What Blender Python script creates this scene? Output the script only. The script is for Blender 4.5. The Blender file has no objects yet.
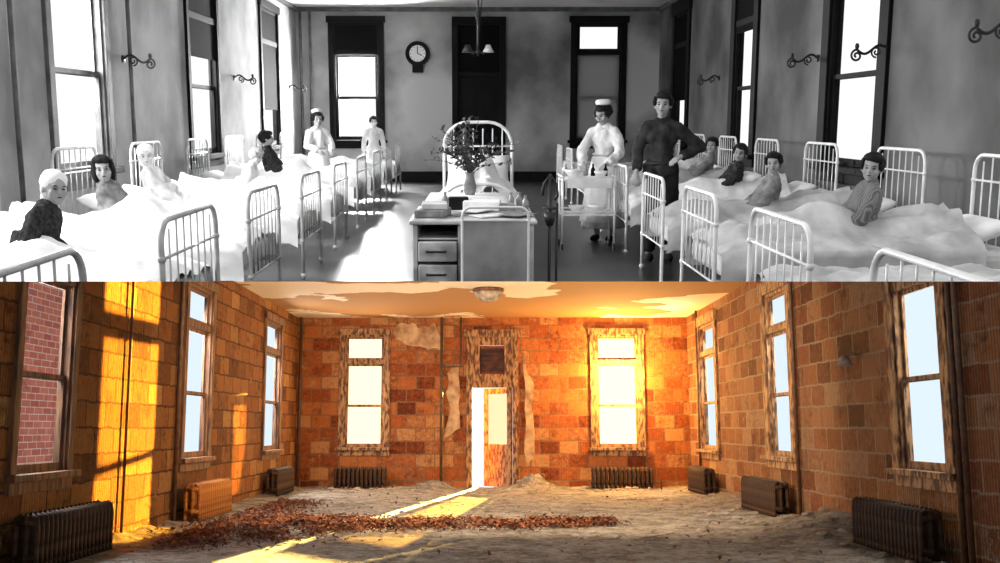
import bpy, bmesh, math, random
from mathutils import Vector, Matrix, noise
random.seed(7)
sc=bpy.context.scene
COL=sc.collection
try:
    sc.view_settings.view_transform='Standard'
    sc.view_settings.look='None'
except Exception: pass
R=math.radians
UP=[];LO=[];CUR=UP
# ------------------------------------------------------------------ materials
def newmat(name):
    m=bpy.data.materials.new(name); m.use_nodes=True
    nt=m.node_tree; b=nt.nodes['Principled BSDF']
    return m,nt,b
def mat(name,c1,c2=None,rough=.6,metal=0,scale=6,bump=0.0,lo=.35,hi=.65,detail=6,stretch=None,spec=None):
    m,nt,b=newmat(name)
    if not isinstance(c1,tuple): c1=(c1,c1,c1)
    if c2 is None: c2=tuple(x*.82 for x in c1)
    if not isinstance(c2,tuple): c2=(c2,c2,c2)
    tc=nt.nodes.new('ShaderNodeTexCoord'); n=nt.nodes.new('ShaderNodeTexNoise')
    n.inputs['Scale'].default_value=scale; n.inputs['Detail'].default_value=detail
    src=tc.outputs['Object']
    if stretch:
        mp=nt.nodes.new('ShaderNodeMapping'); mp.inputs['Scale'].default_value=stretch
        nt.links.new(src,mp.inputs[0]); src=mp.outputs[0]
    nt.links.new(src,n.inputs['Vector'])
    cr=nt.nodes.new('ShaderNodeValToRGB')
    cr.color_ramp.elements[0].position=lo; cr.color_ramp.elements[1].position=hi
    cr.color_ramp.elements[0].color=(*c2,1); cr.color_ramp.elements[1].color=(*c1,1)
    nt.links.new(n.outputs[0],cr.inputs[0]); nt.links.new(cr.outputs[0],b.inputs['Base Color'])
    b.inputs['Roughness'].default_value=rough; b.inputs['Metallic'].default_value=metal
    if spec is not None: b.inputs['Specular IOR Level'].default_value=spec
    if bump:
        bp=nt.nodes.new('ShaderNodeBump'); bp.inputs['Strength'].default_value=bump
        bp.inputs['Distance'].default_value=.03
        nt.links.new(n.outputs[0],bp.inputs['Height']); nt.links.new(bp.outputs[0],b.inputs['Normal'])
    return m
def glassmat(name,tint,emit=None,es=0):
    m=bpy.data.materials.new(name); m.use_nodes=True; nt=m.node_tree
    for n in list(nt.nodes): nt.nodes.remove(n)
    o=nt.nodes.new('ShaderNodeOutputMaterial'); t=nt.nodes.new('ShaderNodeBsdfTransparent')
    t.inputs[0].default_value=(*tint,1)
    if emit:
        e=nt.nodes.new('ShaderNodeEmission'); e.inputs[0].default_value=(*emit,1); e.inputs[1].default_value=es
        a=nt.nodes.new('ShaderNodeAddShader'); nt.links.new(t.outputs[0],a.inputs[0]); nt.links.new(e.outputs[0],a.inputs[1])
        nt.links.new(a.outputs[0],o.inputs[0])
    else: nt.links.new(t.outputs[0],o.inputs[0])
    return m
def translucent(name,c,t):
    m=mat(name,c,c*.7,.9,scale=8); nt=m.node_tree; o=nt.nodes['Material Output']; b=nt.nodes['Principled BSDF']
    tr=nt.nodes.new('ShaderNodeBsdfTranslucent'); tr.inputs[0].default_value=(t,t,t,1); a=nt.nodes.new('ShaderNodeAddShader')
    nt.links.new(b.outputs[0],a.inputs[0]); nt.links.new(tr.outputs[0],a.inputs[1]); nt.links.new(a.outputs[0],o.inputs[0]); return m
def blockmat(name,ax,cols,mortar,bw=.46,rh=.31,groove=.5,plaster=(.55,.4,.25),pl_lo=.62,ms=.016,dark=(.09,.03,.012),dk=(.36,.47),rough_edge=.05,jit=.8):
    m,nt,b=newmat(name); N=nt.nodes; L=nt.links
    tc=N.new('ShaderNodeTexCoord'); sp=N.new('ShaderNodeSeparateXYZ'); L.new(tc.outputs['Object'],sp.inputs[0])
    cb=N.new('ShaderNodeCombineXYZ'); L.new(sp.outputs[ax],cb.inputs[0]); L.new(sp.outputs[2],cb.inputs[1])
    dn=N.new('ShaderNodeTexNoise'); dn.inputs['Scale'].default_value=5; dn.inputs['Detail'].default_value=9; dn.inputs['Roughness'].default_value=.75
    L.new(cb.outputs[0],dn.inputs['Vector'])
    sb=N.new('ShaderNodeVectorMath'); sb.operation='SUBTRACT'; sb.inputs[1].default_value=(.5,.5,.5); L.new(dn.outputs['Color'],sb.inputs[0])
    va=N.new('ShaderNodeVectorMath'); va.operation='SCALE'; va.inputs['Scale'].default_value=rough_edge*2
    L.new(sb.outputs[0],va.inputs[0])
    vb=N.new('ShaderNodeVectorMath'); L.new(cb.outputs[0],vb.inputs[0]); L.new(va.outputs[0],vb.inputs[1])
    br=N.new('ShaderNodeTexBrick'); L.new(vb.outputs[0],br.inputs['Vector'])
    br.inputs['Scale'].default_value=1; br.inputs['Brick Width'].default_value=bw; br.inputs['Row Height'].default_value=rh
    br.inputs['Mortar Size'].default_value=ms; br.inputs['Mortar Smooth'].default_value=.3
    br.inputs['Color1'].default_value=(0,0,0,1); br.inputs['Color2'].default_value=(1,1,1,1); br.inputs['Mortar'].default_value=(.5,.5,.5,1)
    cr=N.new('ShaderNodeValToRGB'); els=cr.color_ramp.elements
    k=len(cols)
    for i,c in enumerate(cols):
        p=i/(k-1)
        e_=els[0] if i==0 else (els[-1] if i==k-1 else els.new(p))
        e_.position=p; e_.color=(*c,1)
    fn=N.new('ShaderNodeTexNoise'); fn.inputs['Scale'].default_value=9; fn.inputs['Detail'].default_value=12; fn.inputs['Roughness'].default_value=.8; L.new(cb.outputs[0],fn.inputs['Vector'])
    m1=N.new('ShaderNodeMath'); m1.operation='MULTIPLY_ADD'; m1.inputs[1].default_value=jit; m1.inputs[2].default_value=-jit/2; L.new(fn.outputs[0],m1.inputs[0])
    m2=N.new('ShaderNodeMath'); m2.operation='ADD'; m2.use_clamp=True; L.new(br.outputs['Color'],m2.inputs[0]); L.new(m1.outputs[0],m2.inputs[1])
    L.new(m2.outputs[0],cr.inputs[0])
    mm=N.new('ShaderNodeMixRGB'); L.new(br.outputs['Fac'],mm.inputs[0]); L.new(cr.outputs[0],mm.inputs[1]); mm.inputs[2].default_value=(*mortar,1)
    n1=N.new('ShaderNodeTexNoise'); n1.inputs['Scale'].default_value=1.6; n1.inputs['Detail'].default_value=13; n1.inputs['Roughness'].default_value=.8
    L.new(cb.outputs[0],n1.inputs['Vector'])
    r1=N.new('ShaderNodeValToRGB'); r1.color_ramp.elements[0].position=dk[0]; r1.color_ramp.elements[1].position=dk[1]
    r1.color_ramp.elements[0].color=(.9,.9,.9,1); r1.color_ramp.elements[1].color=(0,0,0,1)
    L.new(n1.outputs[0],r1.inputs[0])
    mx=N.new('ShaderNodeMixRGB'); L.new(r1.outputs[0],mx.inputs[0]); L.new(mm.outputs[0],mx.inputs[1]); mx.inputs[2].default_value=(*dark,1)
    n2=N.new('ShaderNodeTexNoise'); n2.inputs['Scale'].default_value=.8; n2.inputs['Detail'].default_value=12; n2.inputs['Roughness'].default_value=.8
    off=N.new('ShaderNodeVectorMath'); off.inputs[1].default_value=(7.3,2.1,4.4); L.new(cb.outputs[0],off.inputs[0]); L.new(off.outputs[0],n2.inputs['Vector'])
    r2=N.new('ShaderNodeValToRGB'); r2.color_ramp.elements[0].position=pl_lo; r2.color_ramp.elements[1].position=pl_lo+.03
    L.new(n2.outputs[0],r2.inputs[0])
    mx2=N.new('ShaderNodeMixRGB'); L.new(r2.outputs[0],mx2.inputs[0]); L.new(mx.outputs[0],mx2.inputs[1]); mx2.inputs[2].default_value=(*plaster,1)
    wv=N.new('ShaderNodeTexWave'); wv.inputs['Scale'].default_value=5.5; wv.inputs['Distortion'].default_value=.5; wv.inputs['Detail'].default_value=4; L.new(cb.outputs[0],wv.inputs['Vector'])
    wr=N.new('ShaderNodeMapRange'); wr.inputs[3].default_value=1-.4*groove; wr.inputs[4].default_value=1.0; L.new(wv.outputs['Fac'],wr.inputs[0])
    mg=N.new('ShaderNodeMixRGB'); mg.blend_type='MULTIPLY'; mg.inputs[0].default_value=1; L.new(mx2.outputs[0],mg.inputs[1]); L.new(wr.outputs[0],mg.inputs[2])
    L.new(mg.outputs[0],b.inputs['Base Color']); b.inputs['Roughness'].default_value=.85; b.inputs['Specular IOR Level'].default_value=.2
    ml=N.new('ShaderNodeMath'); ml.operation='MULTIPLY'; ml.inputs[1].default_value=groove*.5; L.new(wv.outputs['Fac'],ml.inputs[0])
    ad=N.new('ShaderNodeMath'); ad.operation='SUBTRACT'; L.new(ml.outputs[0],ad.inputs[0]); L.new(br.outputs['Fac'],ad.inputs[1])
    ad2=N.new('ShaderNodeMath'); ad2.operation='MULTIPLY_ADD'; ad2.inputs[1].default_value=3.5; L.new(n1.outputs[0],ad2.inputs[0]); L.new(ad.outputs[0],ad2.inputs[2])
    bp=N.new('ShaderNodeBump'); bp.inputs['Strength'].default_value=1; bp.inputs['Distance'].default_value=.06
    L.new(ad2.outputs[0],bp.inputs['Height']); L.new(bp.outputs[0],b.inputs['Normal'])
    return m
# ------------------------------------------------------------------ mesh helpers
def box(bm,x0,x1,y0,y1,z0,z1):
    v=[bm.verts.new((x,y,z)) for z in (z0,z1) for y in (y0,y1) for x in (x0,x1)]
    for f in ((0,2,3,1),(4,5,7,6),(0,1,5,4),(2,6,7,3),(0,4,6,2),(1,3,7,5)):
        bm.faces.new([v[i] for i in f])
def frame_of(d):
    d=d.normalized(); a=Vector((0,0,1)) if abs(d.z)<.9 else Vector((1,0,0))
    u=d.cross(a).normalized(); w=d.cross(u).normalized(); return u,w
def tube(bm,pts,r,seg=8,closed=False):
    pts=[Vector(p) for p in pts]; n=len(pts); rings=[]
    rs=r if isinstance(r,(list,tuple)) else [r]*n
    pu=None
    for i,p in enumerate(pts):
        if closed: t=pts[(i+1)%n]-pts[i-1]
        else: t=pts[min(i+1,n-1)]-pts[max(i-1,0)]
        t.normalize()
        if pu is None: pu,_=frame_of(t)
        pu=(pu-t*pu.dot(t))
        if pu.length<1e-5: pu,_=frame_of(t)
        pu.normalize(); w=t.cross(pu)
        rings.append([bm.verts.new(p+(pu*math.cos(2*math.pi*k/seg)+w*math.sin(2*math.pi*k/seg))*rs[i]) for k in range(seg)])
    m=n if closed else n-1
    for i in range(m):
        a=rings[i]; b=rings[(i+1)%n]
        for k in range(seg):
            bm.faces.new((a[k],a[(k+1)%seg],b[(k+1)%seg],b[k]))
    if not closed:
        bm.faces.new(rings[0][::-1]); bm.faces.new(rings[-1])
def cyl(bm,p0,p1,r0,r1=None,seg=12): tube(bm,[p0,p1],[r0,r0 if r1 is None else r1],seg)
def sph(bm,c,r,rotz=0,seg=14):
    if not isinstance(r,(tuple,list)): r=(r,r,r)
    M=Matrix.Translation(c)@Matrix.Rotation(rotz,4,'Z')@Matrix.Diagonal((r[0],r[1],r[2],1))
    bmesh.ops.create_uvsphere(bm,u_segments=seg,v_segments=seg//2+2,radius=1,matrix=M)
def lathe(bm,prof,c=(0,0,0),seg=20):
    rings=[]
    for r,z in prof:
        rings.append([bm.verts.new((c[0]+r*math.cos(2*math.pi*k/seg),c[1]+r*math.sin(2*math.pi*k/seg),c[2]+z)) for k in range(seg)])
    for a,b in zip(rings,rings[1:]):
        for k in range(seg): bm.faces.new((a[k],a[(k+1)%seg],b[(k+1)%seg],b[k]))
    bm.faces.new(rings[0][::-1]); bm.faces.new(rings[-1])
def tag(o,label=None,cat=None,kind=None,group=None):
    if label:o['label']=label
    if cat:o['category']=cat
    if kind:o['kind']=kind
    if group:o['group']=group
def fin(bm,name,m,parent=None,loc=(0,0,0),rz=0,label=None,cat=None,kind=None,group=None,smooth=False,bevel=0,sub=0):
    bmesh.ops.recalc_face_normals(bm,faces=bm.faces)
    me=bpy.data.meshes.new(name); bm.to_mesh(me); bm.free()
    if smooth:
        me.polygons.foreach_set('use_smooth',[True]*len(me.polygons))
    me.materials.append(m)
    o=bpy.data.objects.new(name,me); COL.objects.link(o)
    o.location=loc; o.rotation_euler=(0,0,rz)
    if parent:o.parent=parent
    else: CUR.append(o)
    if bevel:
        md=o.modifiers.new('b','BEVEL'); md.width=bevel; md.segments=2; md.limit_method='ANGLE'
    tag(o,label,cat,kind,group); return o
def empty(name,loc,rz=0,label=None,cat=None,kind=None,group=None):
    e=bpy.data.objects.new(name,None); e.empty_display_size=.1; COL.objects.link(e); e.location=loc; e.rotation_euler=(0,0,rz)
    CUR.append(e); tag(e,label,cat,kind,group); return e
def copytree(o,loc=None,rz=None,parent=None):
    c=o.copy(); COL.objects.link(c)
    if parent is not None: c.parent=parent
    else: CUR.append(c)
    if loc is not None:c.location=loc
    if rz is not None:c.rotation_euler=(0,0,rz)
    for k in list(o.children): copytree(k,parent=c)
    return c
def B(): return bmesh.new()
def wallbox(name,axis,p0,p1,u0,u1,z0,z1,ops,m,label):
    us=sorted({u0,u1}|{q for o in ops for q in o[:2]}); zs=sorted({z0,z1}|{q for o in ops for q in o[2:]})
    bm=B()
    for a,b in zip(us,us[1:]):
        for c,d in zip(zs,zs[1:]):
            hole=any(o[0]<=a+1e-6 and b<=o[1]+1e-6 and o[2]<=c+1e-6 and d<=o[3]+1e-6 for o in ops)
            if hole: continue
            if axis=='x': box(bm,p0,p1,a,b,c,d)
            else: box(bm,a,b,p0,p1,c,d)
    bmesh.ops.remove_doubles(bm,verts=bm.verts,dist=1e-5)
    return fin(bm,name,m,label=label,cat='wall',kind='structure')

# ------------------------------------------------------------------ materials
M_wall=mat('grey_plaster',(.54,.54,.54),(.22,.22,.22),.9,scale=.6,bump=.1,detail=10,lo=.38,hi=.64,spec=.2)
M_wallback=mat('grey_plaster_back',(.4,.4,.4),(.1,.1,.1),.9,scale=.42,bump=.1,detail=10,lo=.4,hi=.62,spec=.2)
M_wallr=mat('grey_plaster_shaded',(.17,.17,.17),(.045,.045,.045),.9,scale=.5,bump=.1,detail=10,lo=.38,hi=.64,spec=.2)  # shade of the right wall put into a darker plaster colour
M_ceil=mat('white_ceiling',.85,.7,.9,scale=1)
M_floor=mat('dark_linoleum',.035,.012,.32,scale=1.2,bump=.02,spec=.4)
M_dtrim=mat('dark_woodwork',.006,.003,.7,scale=5,spec=.1)
M_grtrim=mat('grey_woodwork',.12,.06,.6,scale=5,spec=.2)
M_shade=mat('dark_window_blind',.005,.003,.9,scale=8,stretch=(1,1,6),spec=.05)
M_shade2=translucent('thin_window_blind',.03,.28)
M_white=mat('white_enamel',.8,.62,.3,scale=8)
M_iron=mat('grey_bed_enamel',.5,.3,.35,scale=9)
M_worn=mat('worn_enamel',.6,.25,.45,scale=5,detail=12,lo=.38,hi=.6)
M_lin=mat('white_linen',.88,.7,.85,scale=5,bump=.35)
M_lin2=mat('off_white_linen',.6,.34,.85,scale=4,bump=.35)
M_paper=mat('paper',.75,.6,.8,scale=4)
M_matt=mat('striped_ticking',.6,.45,.9,scale=6)
M_black=mat('black_iron',.01,.02,.5,scale=10,metal=.3)
M_skin=mat('skin_grey',.36,.28,.6,scale=9,spec=.2)
M_skinp=mat('skin_pale',.66,.55,.6,scale=9)
M_hair=mat('dark_hair',.015,.006,.7,scale=30,bump=.4,stretch=(1,1,.2),spec=.15)
M_hairl=mat('light_hair',.3,.2,.6,scale=30,bump=.4)
M_eye=mat('eye_dark',.03,.015,.2)
M_uni=mat('white_uniform',.8,.5,.8,scale=9,bump=.5,stretch=(1,1,.4))
M_coat=mat('dark_coat',.014,.006,.9,scale=7,bump=.3,spec=.12)
M_shirtd=mat('dark_grey_shirt',.04,.018,.9,scale=9,bump=.5,spec=.12)
M_kn=mat('dark_knit',.05,.015,.95,scale=35,bump=.6,spec=.1)
M_mid=mat('grey_cloth',.24,.12,.85,scale=12,bump=.5)
M_face=mat('clock_face',.9,.8,.5)
M_leafd=mat('dark_foliage',.11,.02,.7,scale=12,spec=.2)
M_glc=glassmat('clear_pane',(1,1,1))
M_glz=mat('ceramic',.3,.2,.2)
def stripemat():
    m,nt,b=newmat('striped_shirt'); tc=nt.nodes.new('ShaderNodeTexCoord'); w=nt.nodes.new('ShaderNodeTexWave')
    w.inputs['Scale'].default_value=16; w.bands_direction='X'; w.inputs['Distortion'].default_value=1.0
    nt.links.new(tc.outputs['Object'],w.inputs[0]); cr=nt.nodes.new('ShaderNodeValToRGB')
    cr.color_ramp.elements[0].color=(.08,.08,.08,1); cr.color_ramp.elements[1].color=(.2,.2,.2,1)
    nt.links.new(w.outputs[0],cr.inputs[0]); nt.links.new(cr.outputs[0],b.inputs[0]); b.inputs['Roughness'].default_value=.9
    return m
M_str=stripemat()
# ---------------------------------------------------------------- people (made first)
CUR=UP
def remesh(bm,vox,smooth=2):
    me=bpy.data.meshes.new('t'); bm.to_mesh(me); bm.free()
    o=bpy.data.objects.new('t',me); COL.objects.link(o)
    md=o.modifiers.new('r','REMESH'); md.mode='VOXEL'; md.voxel_size=vox; md.use_smooth_shade=True
    if smooth:
        s=o.modifiers.new('s','SMOOTH'); s.iterations=smooth; s.factor=.5
    bpy.context.view_layer.update()
    dg=bpy.context.evaluated_depsgraph_get()
    m2=bpy.data.meshes.new_from_object(o.evaluated_get(dg)); bpy.data.objects.remove(o)
    return m2
def folds(me,amt,sd=0):
    for v in me.vertices:
        c=v.co; v.co=c+v.normal*(noise.noise(Vector((c.x*12,c.y*12,c.z*4+sd)))*amt+abs(noise.noise(Vector((c.x*20+c.z*9,c.y*20,c.z*12+sd))))*amt*.8)
    return me
def cap(bm,p0,r0,p1,r1,seg=12):
    cyl(bm,p0,p1,r0,r1,seg); sph(bm,p0,r0,seg=12); sph(bm,p1,r1,seg=12)
def meshobj(name,me,m,parent):
    me.materials.clear(); me.materials.append(m)
    me.polygons.foreach_set('use_smooth',[True]*len(me.polygons))
    o=bpy.data.objects.new(name,me); COL.objects.link(o); o.parent=parent; return o
def person(loc,rz,label,pose='sit',s=1.0,yaw=0,skin=M_skin,hair=M_hair,top=M_mid,bottom=M_coat,
           cap_=None,skirt=None,arms=None,lean=0,long=False,group=None,tilt=0,apron=False,hs=1.0,slim=.008,collar=None,loose=.0,roll=0):
    e=empty('person',loc,rz,label=label,cat='person',group=group)
    e.scale=(s,s,s)
    hz=.13 if pose=='sit' else .95
    V=Vector
    def T(x,y,z):
        return V((x+z*math.sin(roll), y*math.cos(lean)-z*math.sin(lean), hz+z*math.cos(lean)+y*math.sin(lean)-x*math.sin(roll)))
    if arms is None:
        if pose=='sit': arms=[(V((-.21,-.06,.32)),V((-.1,-.28,.22))),(V((.21,-.06,.32)),V((.08,-.3,.2)))]
        else: arms=[(V((-.23,.02,1.14)),V((-.24,-.07,.9))),(V((.23,.02,1.14)),V((.24,-.07,.9)))]
    arms=[(V(a_),V(b_)) for a_,b_ in arms]
    def tors(bm,k):
        k-=slim
        cap(bm,T(-.06,0,.0),.105+k,T(.06,0,0),.105+k); cap(bm,T(0,0,0),.115+k,T(0,0,.2),.098+k)
        cap(bm,T(-.055,0,.32),.09+k,T(.055,0,.32),.09+k); cap(bm,T(0,0,.2),.1+k,T(0,0,.36),.105+k)
        cap(bm,T(-.135,0,.43),.045+k,T(.135,0,.43),.045+k); cap(bm,T(-.1,0,.45),.036+k,T(0,0,.5),.042+k); cap(bm,T(.1,0,.45),.036+k,T(0,0,.5),.042+k)
    hc=T(0,-.02,.65)
    Rh=Matrix.Translation(hc)@Matrix.Rotation(yaw,4,'Z')@Matrix.Rotation(tilt,4,'X')@Matrix.Rotation(roll*1.5,4,'Y')@Matrix.Scale(hs,4)
    bm=B(); tors(bm,0); cap(bm,T(0,0,.45),.05,T(0,-.01,.6),.046)
    def HS(c,r):
        M_=Rh@Matrix.Translation(c)@Matrix.Diagonal((r[0],r[1],r[2],1))
        bmesh.ops.create_uvsphere(bm,u_segments=16,v_segments=12,radius=1,matrix=M_)
    HS((0,.01,.02),(.078,.094,.092)); HS((0,-.025,-.045),(.06,.064,.062)); HS((0,-.05,-.088),(.03,.03,.022))
    HS((0,-.097,-.022),(.014,.022,.02)); HS((0,-.088,0),(.01,.015,.03)); HS((0,-.084,-.058),(.026,.012,.01)); HS((0,-.082,.025),(.05,.012,.01))
    for sx in (-1,1): HS((sx*.078,.012,-.01),(.012,.022,.03)); HS((sx*.04,-.062,-.03),(.026,.022,.024))
    for sx,(el,wr) in zip((-1,1),arms):
        sh=T(sx*.155,0,.425); cap(bm,sh,.047,el,.036); cap(bm,el,.036,wr,.025)
        d=(wr-el).normalized(); up=V((0,0,1)); sd=d.cross(up); sd=sd.normalized() if sd.length>.05 else V((1,0,0)); nn=sd.cross(d).normalized()
        pc=wr+d*.05; cap(bm,wr,.026,pc,.028); cap(bm,pc-sd*.02,.018,pc+sd*.02,.018)
        for q,(o_,l_) in enumerate(((-.036,.062),(-.012,.075),(.012,.07),(.036,.055))):
            a0=pc+sd*o_+d*.012; a1=a0+d*l_*.55-nn*.008; a2=a1+d*l_*.35-nn*.03
            cap(bm,a0,.0105,a1,.01,8); cap(bm,a1,.01,a2,.009,8)
        t0=wr+d*.02+sd*.025*(-sx); t1=t0+d*.035+sd*.03*(-sx)-nn*.005; t2=t1+d*.03-nn*.012
        cap(bm,t0,.013,t1,.011,8); cap(bm,t1,.011,t2,.0095,8)
    if pose=='sit':
        L_=[((sx*.09,0,.09),(sx*.1,-.42,.1),(sx*.1,-.8,.06)) for sx in (-1,1)]
    else:
        L_=[((sx*.09,0,.93),(sx*.1,-.02,.5),(sx*.1,.02,.09)) for sx in (-1,1)]
    for h_,k_,f_ in L_:
        cap(bm,h_,.08,k_,.055); cap(bm,k_,.055,f_,.037)
        if pose=='sit': cap(bm,f_,.03,V(f_)+V((0,-.02,.07)),.028)
        else: cap(bm,V(f_)+V((0,0,-.04)),.04,V(f_)+V((0,-.15,-.06)),.028)
    body=meshobj('body',remesh(bm,.0112),skin,e)
    bm=B(); tors(bm,.02+loose)
    for sx,(el,wr) in zip((-1,1),arms):
        sh=T(sx*.15,0,.415); cap(bm,sh,.064+loose*.5,el,.05+loose); w2=el+(wr-el)*.85; cyl(bm,el,w2,.05+loose,.042+loose*.6)
    if loose and pose=='sit': lathe(bm,[(.12,.3),(.155,.2),(.19,.05),(.22,-.05),(.2,-.05)],(0,0,hz),20)
    if skirt:
        lathe(bm,[(.11,.14),(.15,.0),(.195,-.15),(.25,-.45),(.29,-.76),(.27,-.76)],(0,0,hz),24)
    meshobj('dress' if skirt else 'shirt',folds(remesh(bm,.0155,2),.02,loc[1]),top,e)
    bm=B(); tube(bm,[T(.06*math.cos(t),.058*math.sin(t)-.005,.5-.02*math.cos(t+1.57)) for t in [k*2*math.pi/16 for k in range(16)]],.01,8,closed=True)
    fin(bm,'collar',collar or (M_uni if top not in(M_uni,) else M_lin2),parent=e,smooth=True)
    if skirt and apron:
        bm=B(); tube(bm,[V((.14*math.cos(t),.132*math.sin(t),hz+.14)) for t in [k*2*math.pi/20 for k in range(20)]],.022,8,closed=True)
        fin(bm,'belt',M_lin2,parent=e,smooth=True)
    if apron:
        bm=B(); g=[]
        for i in range(9):
            t=i/8; z=.12-.8*t; rr=.17+.155*t; g.append([bm.verts.new(((rr+.014*math.sin(j*2.1)*t)*math.sin(a_),-(rr+.014*math.sin(j*2.1)*t)*math.cos(a_)-.01,hz+z)) for j,a_ in enumerate([(-.95+1.9*j/14) for j in range(15)])])
        for i in range(8):
            for j in range(14): bm.faces.new((g[i][j],g[i][j+1],g[i+1][j+1],g[i+1][j]))
        fin(bm,'apron',M_lin,parent=e,smooth=True)
    if pose=='stand' :
        if not skirt:
            bm=B()
            for h_,k_,f_ in L_: cap(bm,h_,.1,k_,.078); cyl(bm,k_,V(f_)+V((0,0,.02)),.078,.065)
            cap(bm,(-.05,0,hz-.02),.12,(.05,0,hz-.02),.12)
            meshobj('trousers',folds(remesh(bm,.018,2),.016),bottom,e)
            bm=B(); tube(bm,[V((.152*math.cos(t),.125*math.sin(t),hz+.06)) for t in [k*2*math.pi/20 for k in range(20)]],.02,8,closed=True)
            fin(bm,'belt',M_black,parent=e,smooth=True)
        for h_,k_,f_ in L_:
            bm=B(); sph(bm,(f_[0],f_[1]-.07,.045),(.05,.14,.045)); fin(bm,'shoe',M_coat,parent=e,smooth=True)
    def hp(name,m,items,nz=0):
        b2=B()
        for c,r in items:
            M_=Rh@Matrix.Translation(c)@Matrix.Diagonal((r[0],r[1],r[2],1))
            bmesh.ops.create_uvsphere(b2,u_segments=20,v_segments=14,radius=1,matrix=M_)
        if nz:
            for v in b2.verts: v.co+=Vector((noise.noise(v.co*25),noise.noise(v.co*25+V((5,0,0))),noise.noise(v.co*25+V((0,5,0)))))*nz
        return fin(b2,name,m,parent=e,smooth=True)
    it=[((0,.03,.03),(.095,.1,.102)),((0,-.02,.085),(.075,.075,.04)),((.02,-.05,.075),(.06,.045,.028))]+[((sx*.075,.0,.03),(.022,.06,.05)) for sx in (-1,1)]
    if long: it+=[((sx*.075,.015,-.03),(.03,.06,.08)) for sx in (-1,1)]+[((0,.08,-.05),(.075,.04,.08))]
    if cap_=='nurse': it+=[((sx*.075,.0,.02),(.035,.06,.055)) for sx in (-1,1)]
    if hair: hp('hair',hair,it,.012)
    for sx in (-1,1):
        hp('eye',M_eye,[((sx*.03,-.082,.0),(.012,.007,.006))]); hp('eyebrow',M_hair,[((sx*.032,-.0865,.022),(.018,.005,.0035))])
    hp('mouth',M_coat if skin is M_skin else M_mid,[((0,-.094,-.058),(.018,.004,.004))])
    if cap_=='nurse':
        bm=B()
        lathe(bm,[(.075,.0),(.085,.015),(.088,.045),(.07,.06),(.03,.065)],(0,0,0),20); bmesh.ops.transform(bm,matrix=Rh@Matrix.Translation((0,.03,.1))@Matrix.Rotation(R(-14),4,'X'),verts=bm.verts)
        fin(bm,'nurse_cap',M_uni,parent=e,smooth=True)
    elif cap_=='wrap':
        hp('head_bandage',M_lin,[((0,.025,.045),(.092,.1,.092)),((0,.03,-.01),(.086,.07,.08)),((0,.05,-.06),(.075,.06,.06))],.01)
    return e
bz=.5
LS=R(90);RS=R(-90)
person((-2.68,5.95,bz+.02),LS,'child with white head wrap in dark knitted sweater sitting in bed',s=.76,yaw=R(-45),hair=None,cap_='wrap',top=M_kn,lean=R(16),hs=1.12,collar=M_kn,loose=.016,roll=R(4))
person((-2.82,7.9,bz),LS,'dark-haired girl in grey gown sitting up in bed',s=.8,yaw=R(-70),top=M_mid,long=True,hs=1.12,lean=R(-14),loose=.018,roll=R(-5))
person((-3.12,9.95,bz+.02),LS,'pale patient with white cap sitting up in bed',s=.82,yaw=R(-70),skin=M_skinp,hair=None,cap_='wrap',top=M_uni,hs=1.1,lean=R(-18),loose=.02,roll=R(-4))
person((-2.82,12.1,bz),LS,'small pale child in white gown sitting in bed',s=.74,yaw=R(-30),top=M_uni,hair=M_hairl,hs=1.12,lean=R(16),tilt=R(14),loose=.018,roll=R(5))
person((-2.9,14.3,bz+.03),LS,'patient in dark clothes sitting in bed looking sideways',s=.9,yaw=R(20),top=M_kn,hair=M_hair,hs=1.05,collar=M_kn,lean=R(-12),loose=.012,roll=R(4))
person((-2.8,17.6,-.06),R(35),'nurse in white uniform and cap standing between beds',pose='stand',s=.97,yaw=R(-10),top=M_uni,skirt=True,cap_='nurse',apron=True,arms=[((-.24,-.08,1.14),(-.12,-.32,1.05)),((.24,-.08,1.14),(.12,-.32,1.05))],hs=1.12,slim=.015,loose=.01)
person((-2.28,22.1,-.05),R(10),'person in pale clothing standing beside far beds',pose='stand',s=.93,top=M_uni,skirt=True,skin=M_skinp,loose=.01,hs=1.08)
person((1.56,12.35,0),R(-24),'nurse in white uniform and cap preparing the cart',pose='stand',s=.98,yaw=R(-20),tilt=R(18),lean=R(9),top=M_uni,skirt=True,cap_='nurse',apron=True,
       arms=[((-.25,-.2,1.12),(-.14,-.44,.98)),((.25,-.2,1.12),(.14,-.44,.98))],hs=1.08,slim=.014,loose=.01)
person((1.93,10.6,0),R(-8),'man in dark belted shirt standing with hand on hip',pose='stand',s=1.03,yaw=R(-8),top=M_shirtd,collar=M_shirtd,arms=[((-.24,.02,1.14),(-.25,-.1,.91)),((.39,.04,1.17),(.17,-.1,1.07))],loose=.008,slim=.014,hs=1.05)
person((2.87,7.5,bz+.02),RS,'dark-haired child in striped shirt sitting up in bed',s=.8,yaw=R(60),top=M_str,hs=1.14,collar=M_str,lean=R(-8),loose=.014,roll=R(4))
person((2.72,9.5,bz),RS,'dark-haired boy in grey shirt sitting in bed',s=.76,yaw=R(65),top=M_mid,long=False,hs=1.14,loose=.014,lean=R(-12),roll=R(-5))
person((2.92,11.7,bz),RS,'dark-haired child in dark gown sitting in bed',s=.8,yaw=R(65),top=M_kn,hs=1.12,lean=R(-14),loose=.014,roll=R(5))
person((3.05,13.9,bz),RS,'patient in pale gown sitting up in bed',s=.86,yaw=R(60),top=M_mid,hs=1.05,lean=R(-20),loose=.014)

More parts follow.
